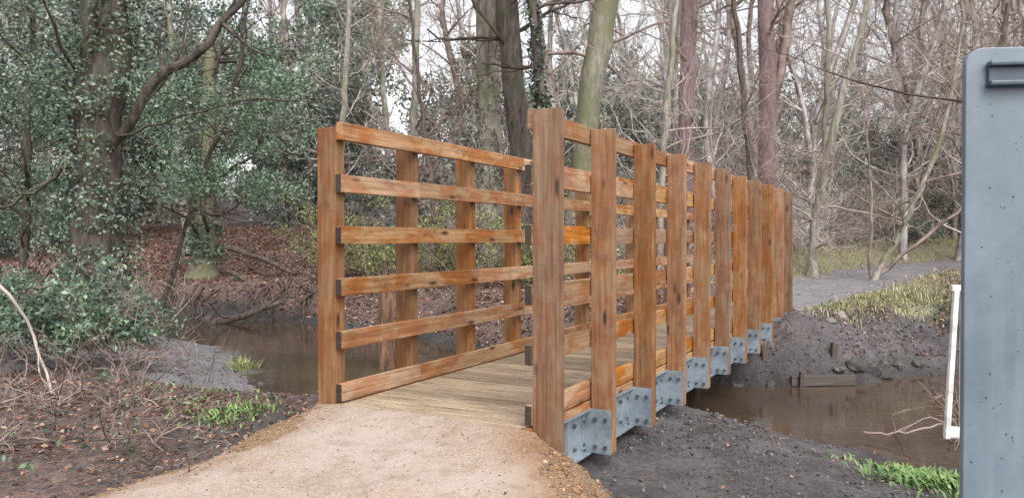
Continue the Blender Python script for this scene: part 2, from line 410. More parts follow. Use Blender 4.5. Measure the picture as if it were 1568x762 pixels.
bridge=empty('wooden_footbridge',(BO[0],BO[1],0),D2)
def timber(name,size,loc,rot=(0,0,0),mat=None,bev=.005,par=None):
    bm=bmesh.new(); bmesh.ops.create_cube(bm,size=1)
    for q in bm.verts: q.co=Vector((q.co.x*size[0],q.co.y*size[1],q.co.z*size[2]))
    if bev: bmesh.ops.bevel(bm,geom=bm.edges[:],offset=bev,segments=2,affect='EDGES',profile=.6)
    me=bpy.data.meshes.new(name); bm.to_mesh(me); bm.free(); me.materials.append(mat or POSTW)
    return obj(name,me,par or bridge,loc,rot)
SP=.843; NP=11; WID=1.593
H90=math.pi/2
for side,(vc,sg) in enumerate(((0,1),(WID,-1))):
    nm='right' if side==0 else 'left'
    for k in range(NP):
        zb=-.335 if k>0 else (-.30)
        zt=1.79+random.uniform(-.008,.008)+(.012 if k==0 else 0)
        timber(f'{nm}_post_{k+1}',(.078 if k else .085,.15 if k else .158,zt-zb),(k*SP,vc,(zt+zb)/2),(random.uniform(-.003,.003),random.uniform(-.004,.004),random.uniform(-.02,.02)))
    vr=vc+sg*(.078+.0225+.004)
    for j,zc in enumerate((.072,.415,.755,1.095,1.435,1.772 if side else 1.75)):
        cuts=[-.045 if (j!=5 or side) else -.02] ; k=random.choice((1,2,3)) if j!=5 else 3
        while k<NP-1: cuts.append(k*SP+random.uniform(-.01,.01)); k+=random.choice((3,4))
        cuts.append((NP-1)*SP+.05)
        for i in range(len(cuts)-1):
            a_,b_=cuts[i]+.002,cuts[i+1]-.002
            timber(f'{nm}_rail_{j+1}_{i+1}',(.115,.045,b_-a_),((a_+b_)/2,vr,zc+random.uniform(-.003,.003)),(random.uniform(-.002,.002),H90,0),RAILW,.004)
        if j<5:
            timber(f'{nm}_rail_end_{j+1}',(.109,.040,.008),(cuts[0]-.0022,vr,zc),(0,H90,0),DARKEND,.0015)
    timber(f'{nm}_edge_board',(.048,.044,8.55),(4.23,vr,-.023),(0,H90,0),RAILW,.003)
    vw=vc+sg*.122
    bm=bmesh.new()
    def bx(cx,cy,cz,sx,sy,sz):
        r_=bmesh.ops.create_cube(bm,size=1)
        for q in r_['verts']: q.co=Vector((q.co.x*sx+cx,q.co.y*sy+cy,q.co.z*sz+cz))
    def bolt(mt,d):
        r_=bmesh.ops.create_cone(bm,cap_ends=True,segments=6,radius1=.015,radius2=.013,depth=d,matrix=mt)
        for q in r_['verts']:
            for f in q.link_faces: f.material_index=1
    L=(NP-1)*SP+.16
    bx(L/2-.08,vw,-.197,L,.008,.278)
    bx(L/2-.08,vw-sg*.0245,-.053,L,.057,.010)
    bx(L/2-.08,vw-sg*.0245,-.341,L,.057,.010)
    for k in range(0,NP):
        uc=k*SP
        if k>0:
            bx(uc-.0475,vc+sg*.018,-.190,.008,.178,.29)
            bx(uc+.0475,vc+sg*.028,-.190,.008,.15,.29)
            bx(uc-.075,vw-sg*.0095,-.190,.047,.010,.25)
            for dz in (-.10,.08):
                for dv in (-.035,.035):
                    bolt(Matrix.Translation((uc-.058,vc+dv,-.19+dz))@Matrix.Rotation(H90,4,'Y'),.022)
        if k<NP-1:
            for du in (.13,.30,.62,.76):
                for dz in (-.09,.06):
                    if du==.30 and dz>0: continue
                    bolt(Matrix.Translation((uc+du,vw-sg*.012,-.19+dz))@Matrix.Rotation(H90,4,'X'),.02)
            bx(uc+.44,vw-sg*.024,-.197,.008,.040,.276)
    me=bpy.data.meshes.new(f'{nm}_steel_beam'); bm.to_mesh(me); bm.free(); me.materials.append(STEEL); me.materials.append(BOLT)
    obj(f'{nm}_steel_beam',me,bridge)
prof=[]; pt=[]; uu0=-.035; per=.047; nr=3; gap=.018
nb=int(8.55/(per*nr+gap))
for b_ in range(nb):
    s0=uu0+b_*(per*nr+gap); dz=random.uniform(-.0025,.0025); t_=random.uniform(.66,1.15); n0=len(prof)
    prof+=[(s0,-.04),(s0,-.004+dz)]
    for r_ in range(nr):
        a_=s0+r_*per
        prof+=[(a_+.002,dz),(a_+per*.60,dz),(a_+per*.66,-.013+dz),(a_+per*.96,-.013+dz)] if r_<nr-1 else [(a_+.002,dz),(a_+per-.003,dz)]
    prof+=[(s0+nr*per,-.004+dz),(s0+nr*per,-.04)]
    pt+=[t_]*(len(prof)-n0)
pr=np.array(prof); n=len(pr); pt=np.array(pt)
v0,v1=.130,WID-.130
V=np.concatenate([np.stack([pr[:,0],np.full(n,vv),pr[:,1]],1) for vv in (v0,v1)])
F=np.stack([np.arange(n-1),np.arange(1,n),np.arange(1,n)+n,np.arange(n-1)+n],1)
tt=np.concatenate([pt,pt]); obj('deck_boards',mesh_np('deck_boards',V,F,DECK,col=np.stack([tt,tt*.99,tt*.97],1)),bridge)
timber('deck_bearer',(.05,1.3,.10),(-.005,WID/2,-.095),(0,0,0),RAILW,.003)
for k in range(1,NP):
    timber(f'cross_member_{k}',(.008,1.33,.2),(k*SP,WID/2,-.16),(0,0,0),STEEL,0)
timber('far_abutment',(.3,1.9,.5),(8.65,WID/2,-.32),(0,0,0),DARKEND,.01)
slp=empty('timber_sleeper_abutment',(3.35,10.2,0),math.radians(10))
for j in range(3):
    for i in range(2):
        timber(f'sleeper_{j*2+i+1}',(.14,.13,1.25),(-.55+i*1.27+.05*j,.06*j,-.76+.135*j),(0,H90,random.uniform(-.03,.03)),OLDW,.012,slp)
for i in range(3):
    timber(f'stake_{i+1}',(.08,.08,.9),(-1.0+i*.95,-.12,-.75),(0,random.uniform(-.08,.08),0),OLDW,.012,slp)
edge=empty('timber_bank_edging',(3.55,9.78,0),math.radians(4))
timber('board',(.13,.05,.85),(.42,0,-.73),(0,H90,.02),OLDW,.008,edge)
timber('stake',(.05,.05,.5),(.1,-.06,-.85),(0,.05,0),OLDW,.008,edge)

# ------------------------------------------------------------------ tubes / leaves
def tubes(polys,sides=5):
    Vs=[];Fs=[];off=0
    ang=np.linspace(0,2*np.pi,sides,endpoint=False); ca,sa=np.cos(ang),np.sin(ang)
    for pts,rad in polys:
        pts=np.asarray(pts,float); rad=np.asarray(rad,float); n=len(pts)
        sd=sides
        t=np.gradient(pts,axis=0); t/=np.linalg.norm(t,axis=1)[:,None]+1e-9
        ref=np.array([0,0,1.]) if abs(t[:,2]).mean()<.8 else np.array([1.,0,0])
        a=np.cross(t,ref); a/=np.linalg.norm(a,axis=1)[:,None]+1e-9
        b=np.cross(t,a)
        ring=pts[:,None]+rad[:,None,None]*(a[:,None]*ca[None,:,None]+b[:,None]*sa[None,:,None])
        Vs.append(ring.reshape(-1,3))
        i=np.arange(n*sd).reshape(n,sd); j=np.roll(i,-1,1)
        Fs.append((np.stack([i[:-1],j[:-1],j[1:],i[1:]],-1).reshape(-1,4))+off); off+=n*sd
    return np.concatenate(Vs),np.concatenate(Fs)
def spline(P,n,rng=None,wob=0):
    P=np.asarray(P,float); k=len(P); t=np.linspace(0,k-1,n)
    out=np.stack([np.interp(t,np.arange(k),P[:,i]) for i in range(P.shape[1])],1)
    for _ in range(2):
        out[1:-1]=(out[:-2]+2*out[1:-1]+out[2:])/4
    if rng is not None: out[1:-1,:3]+=rng.normal(0,wob,(n-2,3))
    return out
def grow(rng,p0,d,L,r,lev,maxlev,out,up=.1,kids=(5,4,4,3),wob=.22,ratio=.55):
    n=6 if lev<2 else 4
    pts=[np.array(p0,float)]; d=np.array(d,float); d/=np.linalg.norm(d)
    dirs=[d]
    for i in range(n):
        d=d+rng.normal(0,wob,3)+np.array([0,0,up]); d/=np.linalg.norm(d)
        pts.append(pts[-1]+d*L/n); dirs.append(d)
    rad=np.linspace(r,r*.35,n+1)
    out.append((np.array(pts),rad))
    if lev<maxlev:
        for c_ in range(kids[min(lev,len(kids)-1)]):
            t=rng.uniform(.25,1); i=min(int(t*n),n)
            dd=dirs[i]+rng.normal(0,.75,3)
            grow(rng,pts[i],dd,L*rng.uniform(.4,.7),max(rad[i]*ratio,.0035),lev+1,maxlev,out,up,kids,wob,ratio)
def leafcloud(rng,C,Rd,n,size,pal,up=.35,shell=.0,ar=.55,flat=1.0):
    C=np.asarray(C,float); Rd=np.asarray(Rd,float)
    w=Rd**2; idx=rng.choice(len(C),n,p=w/w.sum())
    d=rng.normal(0,1,(n,3)); d/=np.linalg.norm(d,axis=1)[:,None]
    rr=rng.random(n)**(1/(2.0+shell))
    P=C[idx]+d*(rr*Rd[idx])[:,None]*np.array([1,1,flat])
    return leaves_at(rng,P,size,pal,up,ar,bright=(.6+.55*((np.random.default_rng(5).random(len(C)))[idx])))
def leaves_at(rng,P,size,pal,up=.35,ar=.55,bright=None,nrm=None):
    n=len(P)
    N=rng.normal(0,1,(n,3)); N[:,2]+=up*2
    if nrm is not None: N=N*.6+nrm
    N/=np.linalg.norm(N,axis=1)[:,None]
    A=np.cross(N,rng.normal(0,1,(n,3))); A/=np.linalg.norm(A,axis=1)[:,None]+1e-9
    B=np.cross(N,A)
    s_=(size*(.6+.8*rng.random(n)))[:,None]
    a=A*s_*.5; b=B*s_*.5*ar; f=N*s_*.08
    V=np.stack([P-a,P+b+f,P+a,P-b+f],1).reshape(-1,3)
    F=np.arange(n*4).reshape(n,4)
    col=pal[rng.integers(0,len(pal),n)]*(.7+.6*rng.random((n,1)))
    if bright is not None: col=col*bright[:,None]
    return V,F,np.repeat(col,4,0)
HOLLY=np.array([(.06,.10,.058),(.085,.135,.075),(.05,.08,.055),(.12,.17,.105),(.12,.155,.13)])
HAZEP=np.array([(.195,.225,.195),(.24,.275,.235),(.155,.185,.165),(.30,.32,.285),(.235,.265,.21)])  # distant leaves, greyed and paled: haze painted into the colour
HAZEX=HAZEP*1.3+.06  # farthest leaves, paler still for more painted haze
FARO=np.array([(.25,.225,.185),(.29,.26,.21),(.20,.20,.16),(.26,.25,.20)])
YELG=np.array([(.19,.21,.08),(.27,.28,.10),(.13,.15,.07),(.10,.11,.06),(.33,.33,.16)])
BROWN=np.array([(.24,.125,.085),(.16,.09,.068),(.33,.20,.14),(.28,.19,.155),(.10,.065,.052)])
LEAF=leaf_mat('holly_leaf',.34,.12,.6); LEAFF=leaf_mat('woodland_leaf',plain=True); DRY=leaf_mat('dead_leaf',plain=True); GRASS=leaf_mat('grass_blade',.6,0,.3)
BK_DARK=bark_mat('bark_dark',(.028,.021,.017),(.12,.095,.08),(.07,.085,.04),.2)
BK_BROWN=bark_mat('bark_brown',(.035,.025,.02),(.13,.095,.08))
BK_PALE=bark_mat('bark_pale',(.14,.12,.10),(.34,.31,.265),(.18,.19,.10),.4)
BK_MOSS=bark_mat('bark_mossy',(.13,.12,.09),(.30,.28,.22),(.20,.20,.11),.8)
BK_RED=bark_mat('bark_reddish',(.13,.08,.085),(.27,.18,.18))
TWIG=twig_mat('twig_bark',(.26,.20,.18)); TWIGP=twig_mat('twig_pale',(.38,.325,.29)); TWIGD=twig_mat('twig_dark',(.09,.07,.06)); TWIGHAZE=twig_mat('twig_far_haze',(.50,.45,.435))  # far twigs paled, distance haze put into their base colour

def tree(name,pts,radii,mat,rng,nbr=8,blen=2.5,start=.35,ivy=0,ivy_top=1.0,crown=None,maxlev=3,kids=(4,4,3),ivypal=HOLLY,ivyr=.12,brmat=None,leaf=.06,ivylo=0.0,up=.08,extra=None,flare=1.35,bfac=.38):
    base=np.array(pts[0],float); base[2]=Hs(base[0],base[1])-.15
    e=empty(name,tuple(base))
    q=np.array(pts,float); q[0,2]=base[2]
    S=spline(np.column_stack([q,radii]),22,rng,.02)
    P=S[:,:3]-base; rd=S[:,3].copy(); rd[0]*=flare*1.15; rd[1]*=flare**.5
    V,F=tubes([(P,rd)],12)
    lump=1+.12*(np.random.default_rng(2).random(len(V))-.5)
    ax=np.repeat(P,12,0); V=ax+(V-ax)*lump[:,None]
    obj('trunk',mesh_np(name+'_trunk',V,F,mat,smooth=True),e)
    out=[]
    for i in range(nbr):
        t=rng.uniform(start,1); k=min(int(t*21),21)
        a=rng.uniform(0,6.28); d=np.array([math.cos(a),math.sin(a),rng.uniform(.1,.9)])
        grow(rng,P[k],d,blen*rng.uniform(.5,1.1),min(max(rd[k]*bfac,.012),.055),0,maxlev-1,out,up,kids)
    if extra:
        for pl,r0,r1,sub in extra:
            s_=spline(np.array(pl,float),14,rng,.02)-base
            out.append((s_,np.linspace(r0,r1,14)))
            for _ in range(sub):
                k=rng.integers(3,14); d=s_[min(k,13)]-s_[k-1]; d=d/np.linalg.norm(d)+rng.normal(0,.6,3)
                grow(rng,s_[min(k,13)],d,rng.uniform(.4,1.1),max(r1*.6,.004),1,2,out,up,kids)
    if out:
        V,F=tubes(out,4); obj('branches',mesh_np(name+'_branches',V,F,brmat or mat,smooth=True),e)
    if ivy:
        t=rng.uniform(ivylo,ivy_top,ivy)*21; k=np.clip(t.astype(int),0,20); f=(t-k)[:,None]
        c=P[k]*(1-f)+P[k+1]*f; a=rng.uniform(0,6.28,ivy)
        dens=vnoise(t*1.3+3,a*1.0)
        r_=rd[k]+ivyr*(rng.random(ivy)**1.2)*(.3+1.6*dens)
        nn=np.stack([np.cos(a),np.sin(a),np.full(ivy,.3)],1)
        kk=dens>.34
        V,F,cc=leaves_at(rng,(c+nn*r_[:,None]*np.array([1,1,.3]))[kk],leaf,ivypal,.3,.75,nrm=nn[kk]*.8,bright=.55+.8*dens[kk])
        obj('ivy',mesh_np(name+'_ivy',V,F,LEAF,col=cc),e)
    if crown:
        C,Rd,n,size,pal,mt=crown
        V,F,cc=leafcloud(rng,np.array(C)-base,Rd,n,size,pal)
        obj('foliage',mesh_np(name+'_foliage',V,F,mt,col=cc),e)
    return e
rg=lambda s_: np.random.default_rng(s_)
def clumps(rng,box,m,r0,r1):
    C=np.stack([rng.uniform(box[i][0],box[i][1],m) for i in range(3)],1); return C,rng.uniform(r0,r1,m)

C,Rd=clumps(rg(11),((-8.2,-4.4),(10.2,12),(2.6,6.0)),46,.2,.5)
tree('ivy_clad_tree',[(-5.75,11,-.5),(-5.95,11,1.2),(-5.9,11,2.6),(-5.8,11,4),(-5.6,11.1,6),(-5.5,11.2,8.5)],[.36,.32,.34,.31,.26,.16],BK_DARK,rg(1),nbr=6,blen=1.8,start=.5,ivy=14000,ivyr=.22,leaf=.055,bfac=.12,
  crown=(C,Rd,7000,.06,HOLLY*1.4,LEAF),
  extra=[([(-5.75,10.9,2.3),(-5.2,10.5,2.64),(-4.97,10.5,2.99),(-4.8,10.5,3.35),(-4.4,10.5,3.45),(-4.08,10.5,3.79),(-3.64,10.5,4.33),(-3.3,10.5,4.9)],.10,.045,8),
         ([(-5.9,11,2.4),(-5.1,10.4,2.5),(-4.3,10.3,2.72),(-3.4,10.2,2.95),(-2.5,10.1,2.86)],.025,.007,9),
         ([(-5.9,11,2.6),(-6.1,10.8,2.2),(-6.5,10.6,1.75),(-7.2,10.5,1.4)],.05,.02,5)])
C,Rd=clumps(rg(21),((-5.9,-3.4),(12.0,14.5),(1.9,6.2)),60,.18,.42)
tree('holly_tree',[(-6.6,14.2,-.4),(-5.6,13.7,2.0),(-4.8,13.4,3.5),(-4.4,13.3,6)],[.045,.04,.035,.03],BK_DARK,rg(2),nbr=14,blen=1.5,start=.3,brmat=TWIGD,crown=(C,Rd,12500,.065,HOLLY*1.8,LEAF))
C,Rd=clumps(rg(22),((-10,-7.0),(12.5,14.5),(1.0,6.5)),50,.25,.5)
tree('holly_tree',[(-8.6,13.5,-.3),(-8.5,13.5,2),(-8.3,13.5,6)],[.08,.07,.04],BK_DARK,rg(3),nbr=14,blen=1.9,start=.15,brmat=TWIGD,crown=(C,Rd,10500,.065,HOLLY*1.6,LEAF))
C,Rd=clumps(rg(23),((-9.8,-5.6),(18.8,21.5),(2.3,5.6)),60,.3,.6)
tree('holly_tree',[(-7.9,19.7,.2),(-7.85,19.7,1.5),(-7.7,19.7,6)],[.36,.25,.14],BK_MOSS,rg(4),nbr=14,blen=2.4,start=.35,brmat=TWIGD,ivy=4000,ivy_top=.8,ivylo=.15,ivyr=.2,leaf=.07,crown=(C,Rd,10500,.09,HOLLY*2.1,LEAF))
tree('beech_tree',[(-.50,18,.2),(-.52,18,3),(-.56,18,6.5),(-.5,18,12)],[.30,.27,.26,.18],BK_PALE,rg(5),nbr=10,blen=3,start=.45,brmat=TWIG,ivy=1800,ivy_top=.5,ivyr=.05,ivypal=YELG*.6)
tree('oak_tree',[(.28,17,.2),(.22,17,2.8),(.0,17,5),(-.2,17,7),(-.3,17,12)],[.29,.25,.25,.24,.15],BK_DARK,rg(6),nbr=10,blen=3,start=.5,brmat=TWIGD)
tree('ivy_clad_tree',[(.85,16,.2),(.72,16,2.8),(.62,16,4),(.42,16,6),(.3,16,10)],[.13,.11,.11,.10,.06],BK_DARK,rg(7),nbr=8,blen=2,start=.5,brmat=TWIGD,ivy=4200,ivy_top=.75,ivyr=.10,leaf=.065,ivypal=HOLLY*.7)
tree('leaning_tree',[(1.55,20,.3),(1.8,20,2.9),(2.05,20,5.07),(2.47,20,7.3),(3.3,20,12)],[.34,.30,.32,.33,.2],BK_MOSS,rg(8),nbr=9,blen=3.2,start=.5,brmat=TWIG)
tree('pine_tree',[(5.4,24,.3),(5.4,24,4),(5.5,24,8),(5.6,24,14)],[.3,.26,.25,.2],BK_RED,rg(9),nbr=8,blen=2.5,start=.5,brmat=TWIG)
tree('pine_tree',[(7.3,22,.3),(7.3,22,5),(7.2,22,8),(7.1,22,13)],[.28,.25,.22,.16],BK_RED,rg(10),nbr=8,blen=2.5,start=.5,brmat=TWIG,extra=[([(7.3,22,4.6),(7.7,22,6),(7.9,22,8),(8.1,22,12)],.16,.1,6)])
tree('bare_tree',[(-2.8,22,.4),(-2.8,22,4),(-2.7,22,8)],[.15,.12,.09],BK_PALE,rg(12),nbr=14,blen=3,start=.2,brmat=TWIG,maxlev=4)
tree('birch_tree',[(7.35,19,.3),(7.45,19,1.5),(7.9,19,3.9),(8.8,19,7),(9.6,19,10)],[.12,.10,.09,.07,.05],BK_PALE,rg(13),nbr=16,blen=2.4,start=.15,brmat=TWIGP,maxlev=4,bfac=.3)
tree('birch_tree',[(7.7,19.8,.3),(8.0,19.8,2.5),(8.1,19.8,6),(8.0,19.8,10)],[.08,.08,.07,.05],BK_PALE,rg(14),nbr=16,blen=2.6,start=.15,brmat=TWIGP,maxlev=4,bfac=.3)
tree('hazel_tree',[(8.3,17.8,.2),(9.2,17.8,1.7),(9.9,17.8,3.4),(10.4,17.8,6)],[.07,.06,.05,.03],BK_PALE,rg(15),nbr=16,blen=2.6,start=.1,brmat=TWIG,maxlev=4,extra=[([(8.3,17.8,.2),(8.2,17.6,2.0),(7.9,17.4,4.5)],.045,.02,8),([(8.4,17.8,.2),(10.1,17.3,1.8),(11.6,17,2.8)],.05,.02,8)])
tree('hazel_tree',[(11.9,19.5,.3),(12.1,19.5,3),(12.5,19.5,7)],[.12,.1,.06],BK_BROWN,rg(16),nbr=18,blen=3,start=.1,brmat=TWIGP,maxlev=4,bfac=.3)
tree('bare_tree',[(10.2,12.2,0),(10.2,12.2,3),(10.3,12.2,8)],[.14,.12,.07],BK_BROWN,rg(17),nbr=6,blen=1.6,start=.55,brmat=TWIGD,extra=[([(10.2,12.2,2.4),(7.9,12,3.05),(6.3,12,3.3),(5.2,12,3.55),(4.1,12,3.98)],.03,.006,10)])
tree('bare_tree',[(3.6,19,.2),(3.7,19,3),(4.1,19,8)],[.10,.09,.06],BK_PALE,rg(18),nbr=18,blen=3,start=.15,brmat=TWIGP,maxlev=4,bfac=.28)
tree('bare_tree',[(5.9,18.5,.2),(5.7,18.5,3),(5.2,18.5,8)],[.09,.08,.05],BK_BROWN,rg(19),nbr=18,blen=3,start=.12,brmat=TWIG,maxlev=4,bfac=.28)
tree('bare_tree',[(-1.6,17.5,.2),(-1.9,17.5,3),(-2.4,17.5,7)],[.06,.05,.03],BK_BROWN,rg(20),nbr=16,blen=2.4,start=.15,brmat=TWIG,maxlev=4,bfac=.28)
for i,(x,y) in enumerate([(-5.6,24),(-10.5,25),(-13,23),(-3.9,26)]):
    a_=(-1)**i*.3; tree('bare_tree',[(x,y,.5),(x+a_,y,4),(x+2*a_,y,9)],[.13,.11,.07],BK_PALE,rg(30+i),nbr=14,blen=3,start=.3,brmat=TWIGP,maxlev=3,bfac=.28)

# ------------------------------------------------------------------ distant woodland (instanced)
wood=empty('distant_woodland',(0,35,0))
hm=[]
for i,(pl,sz) in enumerate([(HAZEP,.10),(HAZEP,.10),(HAZEP*.85,.10),(FARO,.10),(HAZEX,.13),(HAZEX*np.array([1.04,.98,.94]),.13)]):
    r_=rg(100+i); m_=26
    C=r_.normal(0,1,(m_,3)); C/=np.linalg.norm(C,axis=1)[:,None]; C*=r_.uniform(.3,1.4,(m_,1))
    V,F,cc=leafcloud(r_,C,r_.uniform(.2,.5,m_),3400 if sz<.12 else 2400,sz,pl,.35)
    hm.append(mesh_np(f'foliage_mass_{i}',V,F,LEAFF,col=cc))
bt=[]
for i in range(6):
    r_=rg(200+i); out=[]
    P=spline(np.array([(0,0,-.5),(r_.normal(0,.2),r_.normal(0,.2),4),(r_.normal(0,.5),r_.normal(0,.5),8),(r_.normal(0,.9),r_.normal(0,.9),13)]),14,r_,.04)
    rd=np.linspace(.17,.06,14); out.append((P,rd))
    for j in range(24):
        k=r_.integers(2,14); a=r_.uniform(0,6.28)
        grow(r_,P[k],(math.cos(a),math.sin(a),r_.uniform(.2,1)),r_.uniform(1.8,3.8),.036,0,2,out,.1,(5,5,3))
    V,F=tubes(out,3); bt.append((mesh_np(f'bare_tree_mass_{i}',V,F,(TWIGP,TWIG,TWIGHAZE)[i%3],smooth=True)))
tk=[]
for i in range(3):
    r_=rg(300+i); out=[]
    for j in range(34):
        a=r_.uniform(0,6.28); rr=r_.uniform(0,1.1)
        grow(r_,(rr*math.cos(a),rr*math.sin(a),-.2),(r_.normal(0,.5),r_.normal(0,.5),1),r_.uniform(1.0,2.4),.012,0,2,out,-.03,(4,3,2),.28)
    V,F=tubes(out,3); tk.append(mesh_np(f'thicket_{i}',V,F,(TWIGP,TWIG,TWIGHAZE)[i]))
r_=rg(400)
for i in range(260):
    D=r_.uniform(23,54); q=r_.uniform(-.8,.8); x=q*D
    if q<-.12: zt=.33
    elif q<.15: zt=.21
    else: zt=.17
    zt*=r_.uniform(.6,1.15)
    z=Hs(x,D)+r_.random()*zt*D
    s_=r_.uniform(1.0,1.7)*(D/30)**.5
    if D<29 and q>.12: continue
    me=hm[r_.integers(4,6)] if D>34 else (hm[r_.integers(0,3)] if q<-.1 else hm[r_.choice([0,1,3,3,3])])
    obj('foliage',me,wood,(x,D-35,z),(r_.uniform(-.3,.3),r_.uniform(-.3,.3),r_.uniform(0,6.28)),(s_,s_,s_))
for i in range(92):
    D=r_.uniform(22,60); q=r_.uniform(-.82,.85) if i%3 else r_.uniform(.1,.8); x=q*D
    if q<0 and D<28: D+=12; x=q*D
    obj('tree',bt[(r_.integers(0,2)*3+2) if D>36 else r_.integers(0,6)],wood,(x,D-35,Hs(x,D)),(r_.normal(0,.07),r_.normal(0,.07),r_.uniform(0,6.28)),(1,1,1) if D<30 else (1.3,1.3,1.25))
for i in range(90):
    D=r_.uniform(23,42); q=r_.uniform(-.02,.85); x=q*D
    if q<.2: D=r_.uniform(17,40); x=q*D
    if path_far(np.array([x]),np.array([D]))[0]>-2.0: continue
    obj('thicket',tk[r_.integers(0,3)],wood,(x,D-35,Hs(x,D)),(0,0,r_.uniform(0,6.28)),(1.3,1.3,r_.uniform(.8,1.8)))

# ------------------------------------------------------------------ shrubs
def shrub(name,c,C,Rd,n,size,pal,mt,rng,stems=10,h=1.2,tw=TWIGD,up=.02):
    zb=Hs(c[0],c[1]); e=empty(name,(c[0],c[1],zb))
    V,F,cc=leafcloud(rng,C,Rd,n,size,pal); obj('foliage',mesh_np(name+'_foliage',V,F,mt,col=cc),e)
    out=[]
    for i in range(stems): grow(rng,(rng.normal(0,.12),rng.normal(0,.12),-.1),(rng.normal(0,.6),rng.normal(0,.6),1),h*rng.uniform(.7,1.3),.012,0,2,out,up,(4,3,3),.25)
    V,F=tubes(out,4); obj('stems',mesh_np(name+'_stems',V,F,tw),e); return e
def blob(rng,m,sx,sz,z0,r0,r1):
    C=rng.normal(0,1,(m,3))*np.array([sx,sx,sz]); C[:,2]=np.abs(C[:,2])+z0; return C,rng.uniform(r0,r1,m)
for i,(x,y,s_,n,b_) in enumerate([(-5.0,8.8,.36,4400,1.15),(-5.9,9.1,.42,4400,1.05),(-6.7,9.5,.45,3800,1.0),(-4.5,8.9,.2,1500,1.15)]):
    C,Rd=blob(rg(500+i),34,s_,.40*(s_/.42),.35,.1,.22); shrub('holly_bush',(x,y),C,Rd,n,.06,HOLLY*b_*1.4,LEAF,rg(510+i),12,1.1,TWIG)
for i,(x,y,s_,n) in enumerate([(-4.4,19.2,.5,2200),(-3.2,18.2,.6,2600),(-1.9,17.2,.55,2600),(-.9,16.3,.5,2600),(.2,15.6,.5,2400),(-2.6,20,.8,3000),(-.4,18.6,.8,3000),(1.4,15.5,.6,2600),(-4.9,21,.7,2200)]):
    C,Rd=blob(rg(520+i),40,s_,.65,.2,.12,.3); shrub('privet_bush',(x,y),C,Rd,n,.065,YELG*1.15,LEAFF,rg(530+i),14,1.8,TWIG)
for i,(x,y) in enumerate([(7.3,11.9),(7.8,12.2),(8.4,12.5),(7.6,12.7),(8.8,13.2),(6.9,11.6),(9.3,12.4),(8.2,11.8)]):
    C,Rd=blob(rg(540+i),20,.38,.18,.05,.1,.22); shrub('bramble_bush',(x,y),C,Rd,900,.05,np.concatenate([BROWN*1.2,YELG*.7]),LEAFF,rg(550+i),26,.55,TWIG if i%2 else TWIGP)
for i,(x,y) in enumerate([(-3.9,5.3),(-4.6,5.9),(-4.3,6.9),(-5.2,7.3),(-3.6,7.0),(-3.3,4.7),(-2.9,5.6)]):
    C,Rd=blob(rg(560+i),10,.3,.12,.0,.1,.2); shrub('bramble_bush',(x,y),C,Rd,150,.045,np.concatenate([BROWN,HOLLY*1.3]),LEAFF,rg(570+i),8 if i<5 else 4,.6 if i<5 else .35,TWIG,-.08)
C,Rd=blob(rg(580),14,.2,.15,.05,.1,.2); shrub('bramble_bush',(4.35,6.9),C,Rd,400,.04,np.concatenate([BROWN,YELG*.8]),LEAFF,rg(581),20,.6,TWIG)

def litter(name,n,xr,yr,cond,size,pal,rng,lift=.01):
    xs=rng.uniform(*xr,n); ys=rng.uniform(*yr,n); s_,i_,f_=field(xs,ys); k=cond(xs,ys,s_,i_,f_,rng.random(n)); xs,ys=xs[k],ys[k]
    P=np.stack([xs,ys,H(xs,ys)+lift+rng.random(len(xs))*.015],1)
    V,F,cc=leaves_at(rng,P,size,pal,1.6,.7); obj(name,mesh_np(name,V,F,DRY,col=cc))
litter('leaf_litter',75000,(-16,3.5),(11.5,34),lambda x,y,s,i,f,r:f&(s>.15)&(vnoise(x*1.3,y*1.3)+r*.6>.5),.08,BROWN*1.1,rg(600))
litter('leaf_litter',15000,(-8,-1.6),(3.0,12),lambda x,y,s,i,f,r:(~f)&(~i)&(path_near(x,y)<-.2)&((y<8.3)|(r<.25))&(vnoise(x*2,y*2)+r*.7>.65),.04,np.concatenate([BROWN,BROWN*.6]),rg(601))
litter('leaf_litter',6000,(3,22),(11,32),lambda x,y,s,i,f,r:f&(s>.3)&(vnoise(x*2,y*2)+r*.7>.85),.05,BROWN*1.2,rg(602))
litter('leaf_litter',900,(4.2,6.2),(10.3,12.5),lambda x,y,s,i,f,r:f&(s>.3)&(vnoise(x*3,y*3)+r*.5>.7)&(path_far(x,y)<-.2),.05,BROWN*1.1,rg(605))
litter('leaf_litter',120,(-2.6,.2),(2.8,4.4),lambda x,y,s,i,f,r:(path_near(x,y)<.3)&(r<.4),.03,BROWN*.8,rg(603),.02)
litter('leaf_litter',900,(.5,4),(3.6,9),lambda x,y,s,i,f,r:(~f)&(~i)&(vnoise(x*2,y*2)+r*.7>.9),.03,BROWN*1.1,rg(604),.01)

def blades(name,xs,ys,hgt,wid,pal,rng,lean=.5,broad=False):
    n=len(xs); z=H(xs,ys); a=rng.uniform(0,6.28,n); h_=hgt*(.5+.8*rng.random(n))
    dx=np.cos(a)*lean*h_; dy=np.sin(a)*lean*h_; wx=-np.sin(a)*wid; wy=np.cos(a)*wid
    b=np.stack([xs,ys,z-.01],1); w=np.stack([wx,wy,np.zeros(n)],1)
    mid=b+np.stack([dx*.4,dy*.4,h_*.6],1); tip=b+np.stack([dx,dy,h_*(.85)],1)
    k1=1.2 if broad else .8
    V=np.stack([b-w*.5,b+w*.5,mid+w*k1,mid-w*k1,tip-w*.08,tip+w*.08],1).reshape(-1,3)
    o=(np.arange(n)*6)[:,None]
    F=np.concatenate([o+np.array([[0,1,2,3]]),o+np.array([[3,2,5,4]])])
    col=np.repeat(pal[rng.integers(0,len(pal),n)]*(.7+.6*rng.random((n,1))),6,0)
    obj(name,mesh_np(name,V,F,GRASS,col=col))
